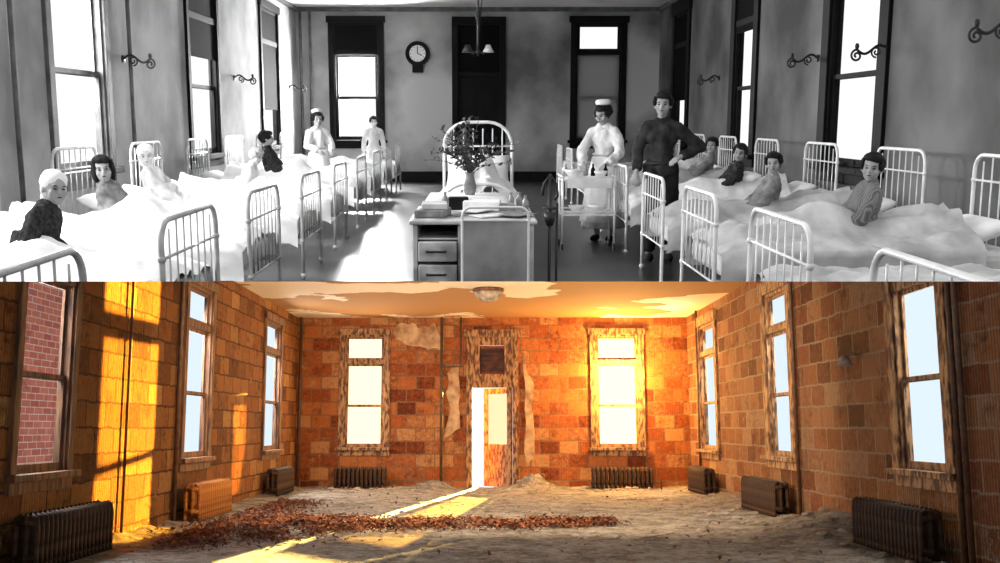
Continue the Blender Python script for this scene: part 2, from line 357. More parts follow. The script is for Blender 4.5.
# ================================================================== windows
WN=[0]
WT=.12
def window(loc,rz,w,z0,z1,meet,trans,mf,mg,label,shade=None,shadeM=None,casing=.13,outer=None):
    WN[0]+=1; outer=outer or mf
    bm=B(); c=casing; h=w/2
    box(bm,-h-c,-h,-.045,.01,z0-.02,z1+c); box(bm,h,h+c,-.045,.01,z0-.02,z1+c)
    box(bm,-h-c-.04,h+c+.04,-.07,.01,z1+.0,z1+c+.02)
    box(bm,-h-c-.05,h+c+.05,-.12,.06,z0-.07,z0)
    box(bm,-h-c,h+c,-.04,.01,z0-.2,z0-.07)
    box(bm,-h,-h+.04,-.01,WT,z0,z1); box(bm,h-.04,h,-.01,WT,z0,z1); box(bm,-h,h,-.01,WT,z1-.05,z1); box(bm,-h,h,.03,WT,z0,z0+.04)
    if trans: box(bm,-h,h,-.02,WT-.01,trans-.05,trans+.05)
    o=fin(bm,'window_%d'%WN[0],mf,loc=loc,rz=rz,label=label,cat='window',kind='structure',bevel=.006)
    def sash(a,b,y):
        bm=B(); t=.05
        box(bm,-h+.04,-h+.04+t,y,y+.03,a,b); box(bm,h-.04-t,h-.04,y,y+.03,a,b)
        box(bm,-h+.04+t,h-.04-t,y,y+.03,a,a+t); box(bm,-h+.04+t,h-.04-t,y,y+.03,b-t,b)
        s=fin(bm,'sash',outer,parent=o)
        bm=B(); box(bm,-h+.04+t,h-.04-t,y+.012,y+.018,a+t,b-t); fin(bm,'glass_pane',mg,parent=s)
    sash(z0+.04,meet+.03,.03); sash(meet-.03,(trans-.05) if trans else z1-.05,.07)
    if trans: sash(trans+.05,z1-.05,.05)
    if shade:
        for a,b in shade:
            bm=B()
            box(bm,-h+.04,h-.04,.0,.008,a,b); cyl(bm,(-h+.04,.004,a),(h-.04,.004,a),.012)
            fin(bm,'blind',shadeM or M_shade,parent=o)
    return o
# ================================================================== UPPER WARD
XW=4.31; YB=24.3; H=4.1
Lw=[(10.3,11.75),(15.2,16.8),(20.3,21.9)]
Rw=[(10.95,12.5),(15.95,17.1),(21.0,22.3)]
Z0,Z1=.95,3.7
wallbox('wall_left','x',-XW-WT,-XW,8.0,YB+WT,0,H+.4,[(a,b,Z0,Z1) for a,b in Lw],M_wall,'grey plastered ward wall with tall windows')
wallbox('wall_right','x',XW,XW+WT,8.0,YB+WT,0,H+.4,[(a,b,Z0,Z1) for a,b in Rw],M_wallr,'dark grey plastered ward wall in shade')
BWl=(-3.42,-2.36); BWr=(2.33,3.4)
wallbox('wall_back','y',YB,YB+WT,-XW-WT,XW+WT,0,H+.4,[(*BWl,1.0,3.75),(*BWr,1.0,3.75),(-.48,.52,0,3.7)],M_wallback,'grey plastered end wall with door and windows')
bm=B(); box(bm,-XW-.3,XW+.3,8.0,YB+.3,H,H+.3); fin(bm,'ceiling',M_ceil,label='pale painted ward ceiling',cat='ceiling',kind='structure')
bm=B(); box(bm,-XW-.3,XW+.3,9.25,YB+.3,-.2,0); fin(bm,'floor',M_floor,label='dark polished linoleum ward floor',cat='floor',kind='structure')
a=math.atan(.1625); Fd=Vector((0,math.cos(a),-math.sin(a))); Ud=Vector((0,math.sin(a),math.cos(a))); CAM=Vector((0,0,1.5))
bm=B(); vs=[bm.verts.new(CAM+Fd*t+Vector((x,0,0))) for t,x in ((2.6,-5.4),(2.6,5.4),(18.3,5.4),(18.3,-5.4))]; bm.faces.new(vs)
slab=fin(bm,'light_divider',M_floor,label='added thin dark slab blocking light between the two interiors',cat='slab',kind='structure')  # added edge-on slab; keeps light from leaking between the rooms
NOTRIM={slab}
for s,nm in ((-1,'left'),(1,'right')):
    bm=B(); box(bm,min(s*XW,s*(XW-.03)),max(s*XW,s*(XW-.03)),9.25,YB,0,.25)
    fin(bm,'baseboard_'+nm,M_dtrim,label='dark painted wooden ward baseboard',cat='baseboard',kind='structure')
bm=B(); box(bm,-XW,-.65,YB-.03,YB,0,.25); box(bm,.7,XW,YB-.03,YB,0,.25)
fin(bm,'baseboard_back',M_dtrim,label='dark painted wooden ward baseboard',cat='baseboard',kind='structure')
bm=B(); box(bm,-XW,XW,YB-.06,YB,H-.1,H); box(bm,-XW,-XW+.06,9,YB-.06,H-.1,H); box(bm,XW-.06,XW,9,YB-.06,H-.1,H)
fin(bm,'trim_2',M_grtrim,label='narrow grey ceiling moulding',cat='moulding',kind='structure')
for i,(p,q) in enumerate(Lw):
    window((-XW,(p+q)/2,0),R(90),q-p,Z0,Z1,2.0,3.05,M_grtrim if i==0 else M_dtrim,M_glc,'tall bright sash window in grey ward wall',
           shade=None if i==0 else ([(2.45,3.65)] if i==1 else [(1.7,3.65)]))
for i,(p,q) in enumerate(Rw):
    window((XW,(p+q)/2,0),R(-90),q-p,Z0,Z1,2.0,3.05,M_dtrim,M_glc,'tall dark-framed sash window in shaded ward wall',
           shade=[(3.0,3.65)] if i==0 else ([(2.9,3.65)] if i==1 else [(1.9,3.65)]),casing=.25)
window(((BWl[0]+BWl[1])/2,YB,0),0,BWl[1]-BWl[0],1.0,3.75,2.0,3.05,M_dtrim,M_glc,'end wall window with raised dark blind, bright glass',shade=[(3.05,3.7)])
window(((BWr[0]+BWr[1])/2,YB,0),0,BWr[1]-BWr[0],1.0,3.75,2.0,3.05,M_dtrim,M_glc,'end wall window, dark blind drawn below bright transom',shade=[(1.05,3.0)],shadeM=M_shade2)
bm=B(); box(bm,-.62,-.48,YB-.06,YB+.02,0,3.85); box(bm,.52,.66,YB-.06,YB+.02,0,3.85); box(bm,-.62,.66,YB-.07,YB+.02,3.7,3.88); box(bm,-.48,.52,YB-.03,YB+.1,2.5,2.6)
d=fin(bm,'door_1',M_dtrim,label='tall dark double-height ward door with transom',cat='door',kind='structure',bevel=.01)
bm=B(); box(bm,-.48,.52,YB+.03,YB+.08,0,2.5)
for z0,z1 in ((.25,1.0),(1.2,2.35)):
    for x0,x1 in ((-.36,-.03),(.07,.4)): box(bm,x0,x1,YB+.015,YB+.03,z0,z1)
dl=fin(bm,'door_leaf',M_dtrim,parent=d,bevel=.01)
bm=B(); sph(bm,(.44,YB+.0,1.05),.035); fin(bm,'door_knob',M_black,parent=dl,smooth=True)
bm=B(); box(bm,-.48,.52,YB+.05,YB+.08,2.6,3.7); fin(bm,'transom_panel',M_shade,parent=d)
for x in (-XW+.12,-XW+.35):
    bm=B(); cyl(bm,(x,YB-.1,0),(x,YB-.1,H-.1),.035); fin(bm,'heating_pipe',M_grtrim,label='vertical grey heating pipe in ward corner',cat='pipe',group='ward corner pipes',smooth=True)
for y in (9.35,12.5,):
    bm=B(); cyl(bm,(-XW+.06,y,0),(-XW+.06,y,H),.025); fin(bm,'heating_pipe',M_grtrim,label='slim vertical pipe against ward wall',cat='pipe',smooth=True)
# clock
e=empty('wall_clock',(-1.43,YB,2.95),label='round dark wall clock with pale face',cat='clock')
bm=B(); cyl(bm,(0,-.1,.08),(0,0,.08),.29,seg=32); box(bm,-.13,.13,-.09,0,-.36,-.1)
fin(bm,'clock_case',M_dtrim,parent=e,bevel=.01)
bm=B(); cyl(bm,(0,-.112,.08),(0,-.1,.08),.19,seg=32)
fc=fin(bm,'clock_face',M_face,parent=e)
for q in ((0,0,.16),(.11,0,-.05)):
    bm=B(); tube(bm,[(0,-.118,.08),(q[0],-.118,.08+q[2])],.012,6); fin(bm,'clock_hand',M_black,parent=fc)
for k in range(12):
    t=k*math.pi/6; bm=B(); sph(bm,(.16*math.cos(t),-.113,.08+.16*math.sin(t)),.012,seg=6); fin(bm,'hour_mark',M_black,parent=fc)
# gas brackets
def bracket(loc,s):
    e=empty('wall_bracket_lamp',loc,label='black scrolled iron bracket lamp on wall',cat='wall lamp',group='ward wall brackets')
    e.scale=(.64,.64,.64)
    bm=B(); cyl(bm,(0,0,0),(s*.03,0,0),.07,seg=16); fin(bm,'wall_plate',M_black,parent=e,smooth=True)
    pts=[(s*(.02+.5*t),0,.07*math.sin(t*math.pi*2)) for t in [i/16 for i in range(17)]]
    bm=B(); tube(bm,pts,.022,8)
    sp=[(s*(.52+(.1-.08*t)*math.sin(t*9)),0,(.1-.08*t)*math.cos(t*9)-.1) for t in [i/24 for i in range(25)]]
    tube(bm,sp,.019,8)
    sp=[(s*(.2+(.09-.07*t)*math.sin(t*9)),0,-.1-(.09-.07*t)*math.cos(t*9)+.06) for t in [i/20 for i in range(21)]]
    tube(bm,sp,.016,8)
    fin(bm,'scroll_arm',M_black,parent=e,smooth=True)
    bm=B(); lathe(bm,[(.012,0),(.03,.02),(.035,.06),(.02,.1)],(s*.52,0,.0),12); fin(bm,'burner',M_black,parent=e,smooth=True)
for y in (12.4,18.0,23.2): bracket((-XW,y,2.22),1)
for y,z in ((10.75,2.22),(12.95,2.26),(18.2,2.22),(8.2,2.22)): bracket((XW,y,z),-1)
# pendant
e=empty('pendant_lamp',(0,14,H),label='dark pendant rod lamp hanging over the aisle',cat='pendant lamp')
bm=B(); cyl(bm,(0,0,0),(0,0,-1.75),.014); lathe(bm,[(.09,-.06),(.09,0)],seg=16); sph(bm,(0,0,-1.2),(.04,.04,.07)); tube(bm,[(.12,0,-0),(.06,0,-.9),(.0,0,-1.6)],.008,6)
fin(bm,'rod',M_black,parent=e,smooth=True)
bm=B(); tube(bm,[(-.14,0,-1.62),(-.07,0,-1.72),(0,0,-1.68),(.07,0,-1.72),(.14,0,-1.62)],.016,8); tube(bm,[(0,-.14,-1.62),(0,0,-1.7),(0,.14,-1.62)],.016,8)
fin(bm,'arm',M_black,parent=e,smooth=True)
for x in (-.14,.14):
    bm=B(); lathe(bm,[(.03,0),(.045,-.04),(.08,-.1),(.075,-.1)],(x,0,-1.6),16); fin(bm,'lamp_shade',M_black if x<0 else M_lin2,parent=e,smooth=True)

# ---------------------------------------------------------------- beds
def arch(bm,x,w,h,rc,r,n=6):
    pts=[(x,-w/2,0),(x,-w/2,h*.5),(x,-w/2,h-rc)]
    for i in range(1,n+1):
        t=i/n*math.pi/2; pts.append((x,-w/2+rc-rc*math.cos(t),h-rc+rc*math.sin(t)))
    for i in range(0,n+1):
        t=i/n*math.pi/2; pts.append((x,w/2-rc+rc*math.sin(t),h-rc+rc*math.cos(t)))
    pts+=[(x,w/2,h*.5),(x,w/2,0)]
    tube(bm,pts,r,10)
def bedproto(metal,Lb=2.32,w=1.1):
    e=empty('hospital_bed',(0,0,0))
    for nm,x,h in (('footboard',0,.97),('headboard',Lb,1.22)):
        bm=B(); arch(bm,x,w,h,.13,.016)
        for z in (.36,h-.2): cyl(bm,(x,-w/2,z),(x,w/2,z),.009,seg=8)
        for i in range(1,8):
            y=-w/2+w*i/8; cyl(bm,(x,y,.36),(x,y,h-.0 if abs(i-4)<3.5 and i not in(1,7) else h-.05),.006,seg=6)
        for y in (-w/2,w/2):
            sph(bm,(x,y,.03),.028,seg=8); sph(bm,(x,y,h-.2),.024,seg=8); sph(bm,(x,y,.36),.024,seg=8)
        fin(bm,nm,metal,parent=e,smooth=True)
    for s in (-1,1):
        bm=B(); box(bm,0,Lb,s*w/2-.012,s*w/2+.012,.33,.38); fin(bm,'side_rail',metal,parent=e)
    bm=B(); box(bm,.06,Lb-.05,-w/2+.03,w/2-.03,.38,.56); fin(bm,'mattress',M_matt,parent=e,bevel=.05)
    return e
def cover(loc,rz,seed,occ,m,Lc=1.85,w=1.1,group=None,amp=.02,label='rumpled white bed cover over mattress',puff=0):
    bm=B(); nu,nv=48,36; g=[]
    for i in range(nu+1):
        u=i/nu; x=.04+Lc*u; row=[]
        for j in range(nv+1):
            v=-1+2*j/nv; hw=w/2+.01; ext=hw+.22
            sv=v*ext
            n=noise.noise(Vector((x*2.3,sv*2.3,seed*3.1)))*amp+(abs(noise.noise(Vector((x*5+sv*3,sv*6,seed*1.7)))))*amp*2
            z=.585+n+.01+puff*max(0,1-(sv/hw)**2)
            if occ:
                leg=math.exp(-((abs(sv)-.1)/.14)**2)*.12*min(1,u*5+.35)
                kn=math.exp(-((x-.95)/.25)**2)*math.exp(-(sv/.25)**2)*(.1*(seed%3))
                z+=leg+kn
                z+=.14*max(0,(u-.6)/.4)*math.exp(-(sv/.4)**2)
            y=sv
            if abs(sv)>hw:
                dz=abs(sv)-hw; z=.585-dz*1.15+.01; y=(hw+.012+n*.6)*(1 if sv>0 else -1)
            elif abs(sv)>hw-.07: z-=((abs(sv)-(hw-.07))/.07)**2*.03
            if i<=1: z-=.04*(2-i)/2
            row.append(bm.verts.new((x,y,z)))
        g.append(row)
    for i in range(nu):
        for j in range(nv): bm.faces.new((g[i][j],g[i+1][j],g[i+1][j+1],g[i][j+1]))
    return fin(bm,'bed_cover',m,loc=loc,rz=rz,smooth=True,label=label,cat='bedding',group=group)
def pillowproto(group='ward pillows',label='plump white pillow at the bed head'):
    bm=B(); n=14
    for s in (1,-1):
        g=[]
        for i in range(n+1):
            row=[]
            for j in range(n+1):
                x=-1+2*i/n; y=-1+2*j/n
                t=max(0,(1-x**4)*(1-y**4)); z=s*.075*t**.6+noise.noise(Vector((x*2,y*2,s)))*.012*t
                row.append(bm.verts.new((x*.2*(1-.06*(1-y*y)),y*.34*(1-.05*(1-x*x)),z)))
            g.append(row)
        for i in range(n):
            for j in range(n): bm.faces.new((g[i][j],g[i+1][j],g[i+1][j+1],g[i][j+1]))
    bmesh.ops.remove_doubles(bm,verts=bm.verts,dist=1e-4)
    return fin(bm,'pillow',M_lin,smooth=True,cat='pillow',label=label,group=group)
leftY=[3.6,5.75,7.75,9.95,12.1,14.3,16.5,18.7,20.9]; rightY=[3.6,5.5,7.5,9.5,11.7,13.9,16.1,18.3,20.5]
pL=bedproto(M_iron); tag(pL,'grey iron hospital bed with arched tubular ends','bed',group='ward beds')
pR=bedproto(M_white); tag(pR,'white enamelled iron hospital bed, arched tubular ends','bed',group='ward beds')
pil=pillowproto()
occL={1,2,3,4,5,6,7}; occR={2,3,4,5,6}
FX=1.66
for side,ys,p,occ,rz in ((-1,leftY,pL,occL,R(180)),(1,rightY,pR,occR,0)):
    for i,y in list(enumerate(ys))[::-1]:
        copytree(p,(side*FX,y,0),rz)
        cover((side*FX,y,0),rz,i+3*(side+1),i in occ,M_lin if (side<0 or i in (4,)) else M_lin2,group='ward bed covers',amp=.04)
        q=copytree(pil,(side*(FX+2.02),y,.67),rz)
        q.rotation_euler=(0,R(-22),rz)
for o in (pL,pR):
    CUR.remove(o)
    for k in list(o.children): bpy.data.objects.remove(k)
    bpy.data.objects.remove(o)
# ---------------------------------------------------------------- centre aisle furniture
e=empty('hospital_bed',(0,10.9,0),R(90),label='white iron bed with arched head in the aisle',cat='bed')
for nm,x,h in (('footboard',0,.8),('headboard',1.9,1.46)):
    bm=B(); arch(bm,x,.86,h,.3,.02)
    for z in (.34,h-.3): cyl(bm,(x,-.43,z),(x,.43,z),.012)
    for i in range(1,7): cyl(bm,(x,-.43+.86*i/7,.34),(x,-.43+.86*i/7,h-.08),.008,seg=6)
    fin(bm,nm,M_white,parent=e,smooth=True)
for s in (-1,1):
    bm=B(); box(bm,0,1.9,s*.42-.015,s*.42+.015,.33,.39); fin(bm,'side_rail',M_white,parent=e)
bm=B(); box(bm,.05,1.85,-.41,.41,.38,.56); fin(bm,'mattress',M_matt,parent=e,bevel=.05)
cover((0,10.9,0),R(90),5,True,M_lin,Lc=1.35,w=.86,amp=.07,label='white rumpled cover on the aisle bed',puff=.1)
q=copytree(pil,(0,12.45,.86),R(90)); q.rotation_euler=(0,R(-55),R(90)); q.scale=(1.2,1.15,1.2); del q['group']; q['label']='full white pillow propped on the aisle bed'
CUR.remove(pil); bpy.data.objects.remove(pil)
e=empty('side_table',(-.1,10.0,0),label='small table under a white cloth',cat='table')
bm=B(); box(bm,-.38,.38,-.28,.28,.71,.745); fin(bm,'tabletop',M_white,parent=e,bevel=.01)
for x in (-.33,.33):
    for y in (-.23,.23):
        bm=B(); cyl(bm,(x,y,0),(x,y,.71),.02); fin(bm,'leg',M_white,parent=e,smooth=True)
bm=B(); g=[]
n=48
for lvl,(ex,z) in enumerate(((0,.755),(.0,.75),(.025,.7),(.03,.6),(.035,.5))):
    row=[]
    for k in range(n):
        t=2*math.pi*k/n; cx=max(-1,min(1,1.35*math.cos(t))); cy=max(-1,min(1,1.35*math.sin(t)))
        w=.012*math.sin(k*2.6)*(lvl>1)*lvl/3
        f=.99 if lvl==0 else 1
        row.append(bm.verts.new((cx*(.39*f+ex+w),cy*(.29*f+ex+w),z)))
    g.append(row)
bm.faces.new(g[0])
for a_,b_ in zip(g,g[1:]):
    for k in range(n): bm.faces.new((a_[k],a_[(k+1)%n],b_[(k+1)%n],b_[k]))
fin(bm,'tablecloth',M_lin,loc=(-.1,10.0,0),label='white cloth draped over side table',cat='tablecloth',smooth=True)
e=empty('potted_plant',(-.08,9.95,.757),label='loose dark leafy spray of stems in a vase',cat='plant')
bm=B(); lathe(bm,[(.045,0),(.06,.04),(.062,.1),(.045,.16),(.04,.2),(.055,.22),(.045,.215)],seg=20); fin(bm,'vase',M_mid,parent=e,smooth=True)
random.seed(11); tips=[]
bm=B(); bl=B()
for i in range(42):
    az=random.uniform(0,2*math.pi); sp=.04+.46*random.random(); hh=random.uniform(.22,.56)
    p0=Vector((0,0,.18)); p2=Vector((math.cos(az)*sp,math.sin(az)*sp*.6,.2+hh*(1-.5*(sp/.5)**2))); p1=Vector((p2.x*.3,p2.y*.3,.2+hh*.6))
    pts=[p0*(1-t)**2+p1*2*t*(1-t)+p2*t*t for t in [k/8 for k in range(9)]]
    tube(bm,pts,[.0045-.0003*k for k in range(9)],5); tips.append(p2)
    for k in range(2,9):
        for q in range(2):
            c=pts[k]; d=Vector((random.uniform(-1,1),random.uniform(-1,1),random.uniform(-.5,1))).normalized(); sd=d.cross(Vector((random.random(),random.random(),.3))).normalized()
            l=random.uniform(.03,.085); w=l*.2
            vs=[bl.verts.new(x) for x in (c,c+d*l*.5+sd*w,c+d*l,c+d*l*.5-sd*w)]; bl.faces.new(vs)
fin(bm,'stem',M_leafd,parent=e,kind='stuff'); fin(bl,'foliage',M_leafd,parent=e,kind='stuff')
bm=B()
for t in random.sample(tips,16): sph(bm,t,random.uniform(.009,.016),seg=8)
fin(bm,'blossoms',M_mid,parent=e,kind='stuff')
# front cabinet
e=empty('supply_cabinet',(-.03,6.9,0),label='worn white enamelled supply cabinet with stacked drawers',cat='cabinet')
X0,X1=-.39,.39
bm=B(); box(bm,X0,X1,-.5,.5,.05,.09);box(bm,X0,X0+.03,-.5,.5,.05,.83);box(bm,X1-.03,X1,-.5,.5,.05,.83);box(bm,-.1,-.07,-.49,.5,.09,.83);box(bm,X0,X1,.47,.5,.05,.83);box(bm,X0+.03,-.1,-.48,.45,.73,.74)
fin(bm,'body',M_worn,parent=e,bevel=.006)
bm=B(); box(bm,X0-.02,X1+.02,-.52,.52,.83,.86); fin(bm,'cabinet_top',M_worn,parent=e,bevel=.01)
for z0 in (.44,.59):
    bm=B(); box(bm,X0+.035,-.105,-.52,.4,z0,z0+.13); dr=fin(bm,'drawer',M_worn,parent=e,bevel=.008)
    bm=B(); tube(bm,[(-.3,-.52,z0+.07),(-.3,-.55,z0+.07),(-.18,-.55,z0+.07),(-.18,-.52,z0+.07)],.008,6); fin(bm,'handle',M_black,parent=dr)
e=empty('metal_screen',(.11,6.3,0),label='grey metal panel with rounded white tubular rim',cat='screen')
bm=B(); arch(bm,0,.42,.95,.06,.009); bmesh.ops.rotate(bm,verts=bm.verts,cent=(0,0,0),matrix=Matrix.Rotation(R(90),3,'Z')); fin(bm,'rim',M_white,parent=e,smooth=True)
bm=B(); box(bm,-.205,.205,-.005,.005,.12,.86); cyl(bm,(-.21,0,.86),(.21,0,.86),.007); fin(bm,'panel',mat('grey_panel',.34,.15,.5,scale=3,detail=10),parent=e)
random.seed(3)
for x,y,w,d_,h,m,lab,nm in ((-.3,6.65,.2,.28,.05,M_mid,'grey clothbound book on cabinet','book'),(-.29,6.67,.17,.24,.04,M_lin2,'pale book stacked on grey book','book'),(.03,7.1,.26,.2,.07,M_lin,'folded white towel on cabinet top','towel'),(.2,7.05,.12,.12,.05,M_mid,'small grey box on cabinet top','box'),(-.14,7.15,.14,.1,.09,M_coat,'small dark tin on cabinet top','tin')):
    z=.861 if 'stacked' not in lab else .912
    bm=B(); box(bm,-w/2,w/2,-d_/2,d_/2,0,h); fin(bm,nm,m,loc=(x,y,z),rz=random.uniform(-.3,.3),label=lab,cat=nm,bevel=.008)
for k,(x,y) in enumerate(((-.1,6.75),(.08,6.62),(.24,6.8),(-.02,6.9),(.26,6.6))):
    bm=B(); box(bm,-.08,.08,-.12,.12,0,.003+.004*(k%2)); fin(bm,'paper_sheet',M_paper if k%2 else M_mid,loc=(x,y,.861+.004*k),rz=random.uniform(-1,1),label='loose paper sheets lying on cabinet top',cat='paper',group='cabinet papers')
for x,y in ((-.24,7.28),(.3,7.28),(.33,6.98),(.24,7.25)):
    bm=B(); lathe(bm,[(.022,0),(.024,.07),(.01,.09),(.01,.11),(.013,.115)],seg=14); fin(bm,'medicine_bottle',M_glz,loc=(x,y,.861),label='small medicine bottle on cabinet top',cat='bottle',group='cabinet bottles',smooth=True)
e=empty('iron_stand',(.475,6.6,0),label='tall thin black iron stand with ring and hooks',cat='stand')
bm=B(); cyl(bm,(0,0,.02),(0,0,1.14),.011); cyl(bm,(.05,.03,.02),(.05,.03,.95),.009)
for k in range(3):
    t=k*2.094; tube(bm,[(0,0,.2),(.12*math.cos(t),.12*math.sin(t),.12),(.2*math.cos(t),.2*math.sin(t),0)],.012,8)
fin(bm,'pole',M_black,parent=e,smooth=True)
bm=B(); tube(bm,[(.04*math.cos(t),.04*math.sin(t),.92) for t in [k*math.pi/10 for k in range(20)]],.008,8,closed=True); tube(bm,[(-.05,0,1.0),(-.04,0,1.08),(0,0,1.14),(.04,0,1.08),(.05,0,1.0),(.03,0,.97)],.009,8)
fin(bm,'hook_ring',M_black,parent=e,smooth=True)
bm=B(); lathe(bm,[(.02,0),(.035,.04),(.04,.09),(.036,.09)],(0,0,.8),18); fin(bm,'basin',M_black,parent=e,smooth=True)
# nurse cart
e=empty('medicine_cart',(1.27,11.7,0),label='white two-tier enamel medicine cart on casters',cat='cart')
for z,nm in ((.82,'tray_top'),(.42,'shelf')):
    bm=B(); box(bm,-.31,.31,-.24,.24,z-.02,z); tube(bm,[(-.31,-.24,z+.03),(.31,-.24,z+.03),(.31,.24,z+.03),(-.31,.24,z+.03)],.008,6,closed=True); fin(bm,nm,M_white,parent=e)
for x in (-.3,.3):
    for y in (-.23,.23):
        bm=B(); cyl(bm,(x,y,.06),(x,y,.86),.014); fin(bm,'leg',M_white,parent=e,smooth=True)
        bm=B(); cyl(bm,(x-.012,y,.04),(x+.012,y,.04),.04); fin(bm,'caster',M_black,parent=e)
bm=B(); box(bm,-.25,.25,-.26,.2,0,.012); box(bm,-.25,.25,-.262,-.25,-.1,.01); fin(bm,'cart_cloth',M_lin,loc=(1.27,11.7,.821),label='white cloth over the cart edge',cat='cloth')
for x,y,z,s_ in ((1.1,11.6,.834,1),(1.42,11.62,.834,.8),(1.15,11.62,.42,1),(1.4,11.66,.42,1.1)):
    bm=B(); lathe(bm,[(.04*s_,0),(.09*s_,.06*s_),(.1*s_,.09*s_),(.092*s_,.09*s_),(.035*s_,.01)],seg=20); fin(bm,'enamel_bowl',M_white,loc=(x,y,z),label='white enamel bowl standing on the cart',cat='bowl',group='cart bowls',smooth=True)
for x,y in ((1.03,11.8),(1.12,11.84),(1.5,11.82),(1.27,11.85),(1.35,11.8)):
    bm=B(); lathe(bm,[(.025,0),(.027,.08),(.01,.11),(.01,.14),(.013,.145)],seg=14); fin(bm,'medicine_bottle',M_glz if x<1.3 else M_coat,loc=(x,y,.834),label='small medicine bottle on the cart',cat='bottle',group='cart bottles',smooth=True)

# ================================================================== LOWER RUIN (local frame: eye at origin)
CUR=LO
XL=4.74; ZF=-1.43; ZC=2.67; YL=24.3
def Z(h): return h+ZF
M_bk=blockmat('terracotta_block_back',0,[(.17,.035,.012),(.5,.12,.03),(.68,.22,.06),(.36,.075,.02),(.74,.34,.12),(.42,.1,.03)],(.36,.17,.08),plaster=(.6,.36,.17),pl_lo=.59,groove=.25,dark=(.12,.03,.01))
M_bl=blockmat('terracotta_block_left',1,[(.18,.055,.016),(.46,.18,.05),(.34,.11,.03),(.58,.28,.09)],(.13,.05,.02),plaster=(.6,.36,.15),pl_lo=.6,dark=(.07,.022,.008),groove=.7,bw=.6)
M_brr=blockmat('terracotta_block_right',1,[(.2,.065,.025),(.48,.17,.07),(.58,.26,.12),(.34,.1,.04),(.64,.36,.2)],(.6,.4,.26),plaster=(.6,.42,.28),pl_lo=.6,groove=1.0,dark=(.13,.045,.018),bw=.6)
M_cl=mat('peeling_ceiling',(.74,.64,.5),(.34,.16,.05),.9,scale=.34,bump=1,lo=.54,hi=.546,detail=15)
def dustmat():
    m,nt,b=newmat('dusty_floor'); N=nt.nodes;L=nt.links
    tc=N.new('ShaderNodeTexCoord'); n=N.new('ShaderNodeTexNoise'); n.inputs['Scale'].default_value=3.2; n.inputs['Detail'].default_value=15; n.inputs['Roughness'].default_value=.9
    L.new(tc.outputs['Object'],n.inputs['Vector']); cr=N.new('ShaderNodeValToRGB'); e_=cr.color_ramp.elements
    e_[0].position=.42; e_[0].color=(.07,.05,.035,1); e_[1].position=.6; e_[1].color=(.5,.45,.4,1); q=e_.new(.5); q.color=(.27,.225,.185,1)
    L.new(n.outputs[0],cr.inputs[0]); L.new(cr.outputs[0],b.inputs[0]); b.inputs['Roughness'].default_value=.95
    n2=N.new('ShaderNodeTexNoise'); n2.inputs['Scale'].default_value=22; n2.inputs['Detail'].default_value=10; n2.inputs['Roughness'].default_value=.7; L.new(tc.outputs['Object'],n2.inputs['Vector'])
    bp=N.new('ShaderNodeBump'); bp.inputs['Strength'].default_value=1; bp.inputs['Distance'].default_value=.07; L.new(n2.outputs[0],bp.inputs['Height']); L.new(bp.outputs[0],b.inputs['Normal'])
    return m
M_dust=dustmat()
M_peel=mat('peeling_brown_paint',(.4,.2,.08),(.085,.032,.013),.8,scale=11,bump=.7,stretch=(1.6,1.6,.5),detail=14,lo=.42,hi=.58)
M_peeld=mat('dark_weathered_wood',(.22,.09,.035),(.05,.02,.009),.8,scale=9,bump=.4,stretch=(2,2,.3),detail=10)
M_peelp=mat('worn_door_paint',(.36,.19,.08),(.1,.04,.018),.8,scale=12,bump=.5,stretch=(1.5,1.5,.6),detail=12,lo=.42,hi=.58)
M_glb=glassmat('bluish_pane',(.87,.94,1))
M_gls=glassmat('glowing_dusty_sun_pane',(1,.9,.55),(1,.8,.4),.95)  # sun glow put into the pane as emission
M_gly=glassmat('glowing_dusty_warm_pane',(1,.96,.82),(1,.75,.35),.2)  # faint warm window glow put into the pane as emission
M_gld=glassmat('glowing_dirty_door_pane',(.5,.42,.28),(1,.86,.55),.62)  # tint dims the passing sun; warm glow added as emission
M_rad=mat('rusty_radiator',(.075,.036,.02),(.022,.012,.008),.65,scale=10,bump=.3,metal=.1,spec=.2)
M_radr=mat('orange_rust_radiator',(.42,.15,.025),(.16,.045,.01),.75,scale=14,bump=.3,spec=.2)
M_leaf=mat('dead_leaves',(.24,.075,.025),(.06,.02,.012),.9,scale=3)
M_chunk=mat('plaster_debris',(.48,.4,.32),(.2,.14,.1),.95,scale=9,bump=.5)
M_stick=mat('grey_lath',(.4,.28,.18),(.2,.12,.07),.9,scale=12)
M_pipe=mat('rusty_pipe',(.12,.05,.02),(.05,.02,.01),.6,scale=9)
Lq=[(9.98,11.2),(15.4,16.75),(20.8,22.3)]; Rq=[(10.6,11.8),(16.0,17.3),(21.3,22.8)]
wz0,wz1=Z(.97),Z(3.7)
wallbox('wall_left','x',-XL-WT,-XL,8.6,YL+WT,ZF-.1,ZC,[(p,q,wz0,wz1) for p,q in Lq],M_bl,'bare terracotta block wall glowing in sunlight')
wallbox('wall_right','x',XL,XL+WT,8.6,YL+WT,ZF-.1,ZC,[(p,q,wz0,wz1) for p,q in Rq],M_brr,'bare grooved terracotta block wall with windows')
Wl=(-3.58,-2.6); Wr=(2.5,3.55)
wallbox('wall_back','y',YL,YL+WT,-XL-WT,XL+WT,ZF-.1,ZC,[(*Wl,Z(.97),Z(3.68)),(*Wr,Z(.97),Z(3.68)),(-.48,.49,ZF-.1,Z(2.47)),(-.3,.3,Z(2.7),Z(3.45))],M_bk,'bare terracotta block end wall with doorway')
bm=B(); box(bm,-XL-.3,XL+.3,14,YL+.3,ZC,ZC+.05); fin(bm,'ceiling',M_cl,label='stained ceiling with peeling plaster patches',cat='ceiling',kind='structure')
bm=B(); nx,ny=150,200; g=[]
